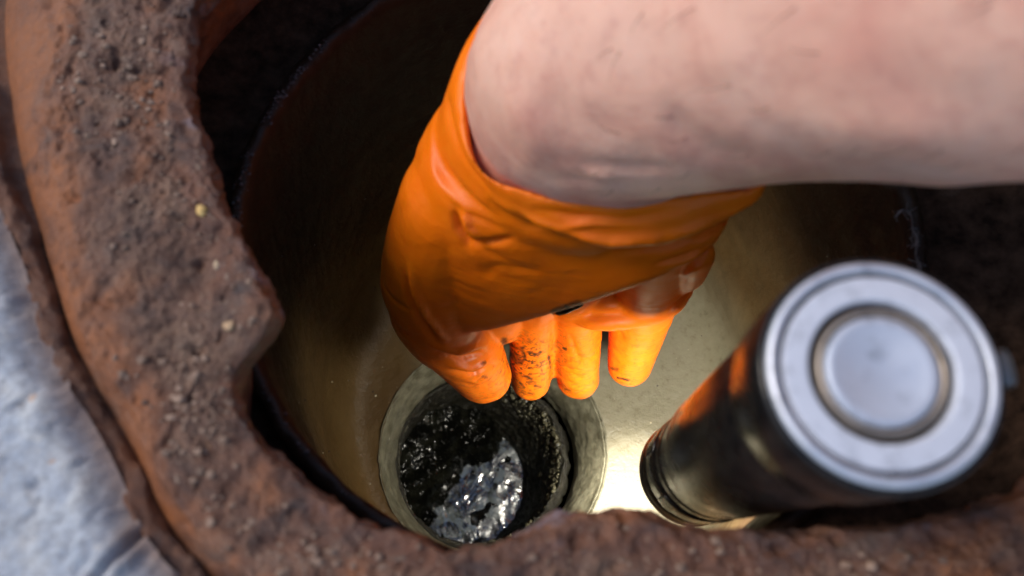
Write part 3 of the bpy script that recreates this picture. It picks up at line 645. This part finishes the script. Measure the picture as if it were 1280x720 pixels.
CR = [  # drawn wrinkles: polyline, width px, depth
    ([(612, 244), (655, 271), (705, 291), (760, 302), (830, 297), (900, 274), (955, 245)], 6, 0.0009),
    ([(612, 256), (655, 284), (705, 304), (760, 314), (830, 309), (895, 288)], 6, -0.0009),
    ([(566, 262), (572, 285), (588, 312)], 5, -0.0014), ([(578, 262), (586, 285), (600, 300)], 5, 0.001),
    ([(585, 304), (612, 304), (640, 298)], 5, -0.0012), ([(640, 262), (670, 285), (730, 298)], 5, -0.0008),
    ([(513, 332), (520, 360), (533, 392), (556, 424)], 5, 0.0016), ([(505, 340), (513, 372), (527, 402), (548, 430)], 5, -0.0012),
    ([(672, 262), (720, 272), (780, 276), (850, 262)], 7, -0.0007), ([(700, 285), (740, 278), (800, 280)], 5, 0.0007),
    ([(555, 447), (580, 450), (606, 440)], 3.2, -0.0014), ([(560, 456), (590, 460), (612, 447)], 3.2, 0.0011), ([(566, 464), (595, 468), (618, 455)], 3, -0.0013),
    ([(575, 474), (598, 478), (622, 462)], 3, 0.0006), ([(540, 432), (570, 440), (600, 433)], 3.5, 0.0009), ([(548, 440), (575, 446), (603, 437)], 3, -0.0013),
    ([(712, 418), (720, 440), (727, 455)], 3, -0.0005), ([(770, 410), (780, 425)], 3, -0.0005),
    ([(820, 330), (860, 322), (890, 308)], 4, -0.001), ([(850, 345), (880, 330)], 4, 0.0008), ([(870, 300), (900, 285), (925, 265)], 4, -0.0009),
    ([(838, 388), (852, 376), (868, 366)], 3, -0.0009)]
for line, wd, am in CR: dsp += crease(q, line, wd * 0.8, am * 1.45, facing)
def ridged(P, e, sc, warp, seed):      # sharp creases that run across the direction e
    e = np.array(e, float); e /= np.linalg.norm(e); along = P @ e
    Q = P * 0.28 + np.outer(along * 0.9, e) + warp * np.stack([noise(P + seed + k, 28) for k in range(3)], -1)
    return (1 - np.minimum(1, np.abs(noise(Q + seed, sc)) * 4.5)) ** 2
zz_ = V[:, 2]; cuffm = sstep(-0.05, -0.02, zz_); fingm = sstep(-0.09, -0.115, zz_)
dsp -= 0.0011 * ridged(V, (0.25, 0.1, 1.0), 95, 0.012, 2) * (0.25 + 0.75 * cuffm) * sstep(-0.1, 0.25, noise(V + 4, 45)) * (1 - fingm)
dsp -= 0.0008 * ridged(V, (-0.7, 0.2, 0.8), 80, 0.014, 6) * (1 - cuffm) * (1 - fingm) * sstep(0.0, 0.3, noise(V + 8, 40))
dsp -= 0.0005 * ridged(V, (0.1, 0.2, 1.0), 120, 0.008, 9) * fingm * sstep(-0.1, 0.2, noise(V + 12, 60))
dsp -= 0.00035 * ridged(V, (1.0, 0.2, 0.5), 90, 0.010, 11) * fingm * sstep(0.0, 0.3, noise(V + 16, 60))
# small random crumples across the finger that bends
dsp += 0.0006 * np.exp(-(np.linalg.norm(q - [585, 455], axis=1) / 38) ** 2) * fbm(np.c_[V[:, 0] * 0.4 - V[:, 2] * 0.5, V[:, 1], V[:, 2] * 1.6 + V[:, 0]], 190, 2)
V = V + N * dsp[:, None]
glove = obj('glove', V, F, GLOVE, person)
glove['label'] = 'orange nitrile glove with muddy fingertips'
fz = sstep(-0.10, -0.13, V[:, 2])
amt = 0.35 + 0.65 * np.exp(-(np.linalg.norm(q - [655, 450], axis=1) / 40) ** 2)
setattr_(glove, 'dirt', np.clip(fz * amt, 0, 1))
sm = np.zeros(len(V))
for line, wd in (([(694, 390), (705, 386), (722, 380)], 5), ([(630, 426), (637, 440), (648, 452)], 4.5), ([(652, 436), (656, 448), (650, 456)], 2.2), ([(638, 430), (646, 436), (655, 434)], 1.8), ([(664, 440), (672, 444), (676, 440)], 2), ([(657, 470), (664, 474)], 1.6), ([(668, 482), (676, 484)], 1.4), ([(650, 478), (655, 484)], 1.3), ([(660, 492), (668, 493)], 1.2), ([(704, 435), (708, 437)], 1.4), ([(705, 488), (712, 490)], 1.1), ([(765, 460), (772, 462)], 2), ([(772, 472), (786, 475)], 1.3), ([(604, 470), (608, 471)], 1.2), ([(600, 452), (604, 450)], 1.1), ([(687, 445), (688, 460)], 1.5)):
    d, t = polyd(q, line); sm = np.maximum(sm, sstep(wd * 1.3, wd * 0.7, d) * facing)
setattr_(glove, 'smear', sm)
# clot of black muck wedged at the finger root
parts = [tube([D(694, 391, 25.2), D(703, 386, 24.9), D(712, 384, 24.7), D(724, 379, 24.6)], np.array([0.6, 1.3, 1.0, 0.9]) * 0.0016, 10, 16)]
Vm, Fm = join(parts); Vm = Vm + 0.0006 * np.stack([fbm(Vm + k, 350, 2) for k in range(3)], -1)
obj('muck', Vm, Fm, SLUDGE, glove)

# ------------------------------------------------------------------ torch
TA = D(1106, 462, 10.5); HB = D(864, 590, 23.2)
axv = HB - TA; LEN = np.linalg.norm(axv); axv /= LEN
torch = thing('flashlight', tuple(HB), 'black metal torch standing on its lit end, worn silver button tail towards the viewer', 'torch')
def L_(name, prof, mat, n=96, par=torch):
    if name[:4] in ('tail', 'groo', 'butt'): prof = [(r * 0.95, q) for r, q in prof]
    V, F = lathe(prof, n, TA, axv); return obj(name, V, F, mat, par)
m_ = 0.001
rt = 16.0 * m_
L_('barrel', [(0.5 * m_, 4 * m_), (rt - 1.1 * m_, 4 * m_), (rt - 1.0 * m_, 1.2 * m_), (rt - .3 * m_, .9 * m_), (rt + .1 * m_, 1.6 * m_), (rt + .2 * m_, 16 * m_), (rt - .3 * m_, 17 * m_), (rt - 1.0 * m_, 18 * m_), (rt - 1.0 * m_, 22 * m_), (rt - .6 * m_, 23 * m_), (rt - .9 * m_, LEN - 48 * m_), (rt - 1.2 * m_, LEN - 46 * m_), (rt - 1.5 * m_, LEN - 36 * m_)], BLACK)
L_('head', [(rt - 3 * m_, LEN - 37 * m_), (rt - 1.4 * m_, LEN - 36 * m_), (rt - 1.3 * m_, LEN - 31 * m_), (rt - 2.8 * m_, LEN - 30 * m_), (rt - 2.8 * m_, LEN - 28 * m_), (rt - 1.3 * m_, LEN - 27 * m_), (rt - 1.1 * m_, LEN - 14 * m_), (rt - 2.6 * m_, LEN - 13 * m_), (rt - 2.6 * m_, LEN - 10 * m_), (rt - 1.5 * m_, LEN - 9 * m_), (rt - 1.3 * m_, LEN - 3 * m_)], BLACK)
V, F = lathe([(rt - 1.9 * m_, LEN - 4 * m_), (rt - 1.2 * m_, LEN - 3.2 * m_), (rt - .9 * m_, LEN - 1 * m_), (rt - 1.2 * m_, LEN), (rt - 2.6 * m_, LEN), (rt - 2.8 * m_, LEN - 1.2 * m_)], 144, TA, axv)
bz = obj('bezel', V, F, steel('dark_bezel', (0.12, 0.11, 0.1), 0.35), torch)
L_('lens', [(rt - 2.7 * m_, LEN - 1.0 * m_), (0.05 * m_, LEN - 0.9 * m_)], LENS)
# flats and grip bars along the head
for k in range(6):
    a = k * math.pi / 3 + 0.3; s = np.cross(axv, [0, 1, 0]); s /= np.linalg.norm(s); b = np.cross(axv, s); d = s * math.cos(a) + b * math.sin(a)
    p0 = TA + axv * (LEN - 26 * m_) + d * (rt - 1.3 * m_); p1 = TA + axv * (LEN - 15.5 * m_) + d * (rt - 1.2 * m_)
    V, F = tube([p0, (p0 + p1) / 2, p1], np.array([(2.4, .5)] * 3) * m_, 12, 8, side=tuple(np.cross(axv, d)))
    obj('grip_flat', V, F, BLACK, torch)
tail = L_('tail_ring', [(14.35 * m_, 2.2 * m_), (14.4 * m_, .7 * m_), (14.55 * m_, .3 * m_), (14.7 * m_, .22 * m_), (15.25 * m_, .2 * m_), (15.5 * m_, .2 * m_), (15.9 * m_, .7 * m_), (16.1 * m_, 2.0 * m_), (16.0 * m_, 4.2 * m_)], STEEL)
L_('groove', [(14.5 * m_, 2.4 * m_), (13.6 * m_, 2.5 * m_)], BLACK)
L_('tail_plate', [(13.75 * m_, 2.2 * m_), (13.7 * m_, .8 * m_), (13.6 * m_, .55 * m_), (13.45 * m_, .5 * m_), (13.3 * m_, .49 * m_), (10.7 * m_, .49 * m_), (10.5 * m_, .5 * m_), (10.3 * m_, .58 * m_), (10.1 * m_, .9 * m_), (10.0 * m_, 2.5 * m_)], PLATE)
L_('button_gap', [(10.1 * m_, 2.0 * m_), (8.2 * m_, 2.2 * m_)], DIRTY)
L_('button_rim', [(9.0 * m_, 2.3 * m_), (8.9 * m_, 1.0 * m_), (8.7 * m_, .7 * m_), (8.3 * m_, .8 * m_), (8.2 * m_, 1.6 * m_), (8.1 * m_, 2.3 * m_)], BEIGE)
L_('button', [(7.9 * m_, 2.4 * m_), (7.8 * m_, .9 * m_), (7.5 * m_, .5 * m_), (6.5 * m_, .7 * m_), (4 * m_, 1.3 * m_), (2 * m_, 1.55 * m_), (.05 * m_, 1.6 * m_)], steel('blue_grey_button', (0.5, 0.53, 0.6), 0.45, 0.65, 0.4))
# steel clip on the far side of the barrel
d = np.array([0.985, 0.1, 0.0]); d -= axv * (d @ axv); d /= np.linalg.norm(d); sdv = np.cross(axv, d)
V, F = tube([TA + axv * (x * m_) + d * (rt + y * m_) for x, y in ((12, .4), (9, 2.4), (8, 4.6), (10, 6.0), (16, 6.0), (40, 3.6), (54, 1.4))], np.array([(2.6, .5)] * 7) * m_, 12, 40, side=tuple(sdv))
obj('pocket_clip', V, F, steel('clip_steel', (0.16, 0.165, 0.17), 0.4, 0.6, 0.7), torch)
# its beam
for nm, watts, cone in (('torch_spill', 0.36, 122), ('torch_hotspot', 2.3, 32)):
    spot = bpy.data.objects.new(nm, bpy.data.lights.new(nm, 'SPOT')); C.objects.link(spot)
    spot.parent = torch; spot.location = tuple(axv * 0.0015)
    spot.rotation_euler = (-Vector(axv)).to_track_quat('Z', 'Y').to_euler()
    spot.data.energy = watts; spot.data.spot_size = math.radians(cone); spot.data.spot_blend = 1.0
    spot.data.shadow_soft_size = 0.006; spot.data.color = (1, 0.94, 0.79)
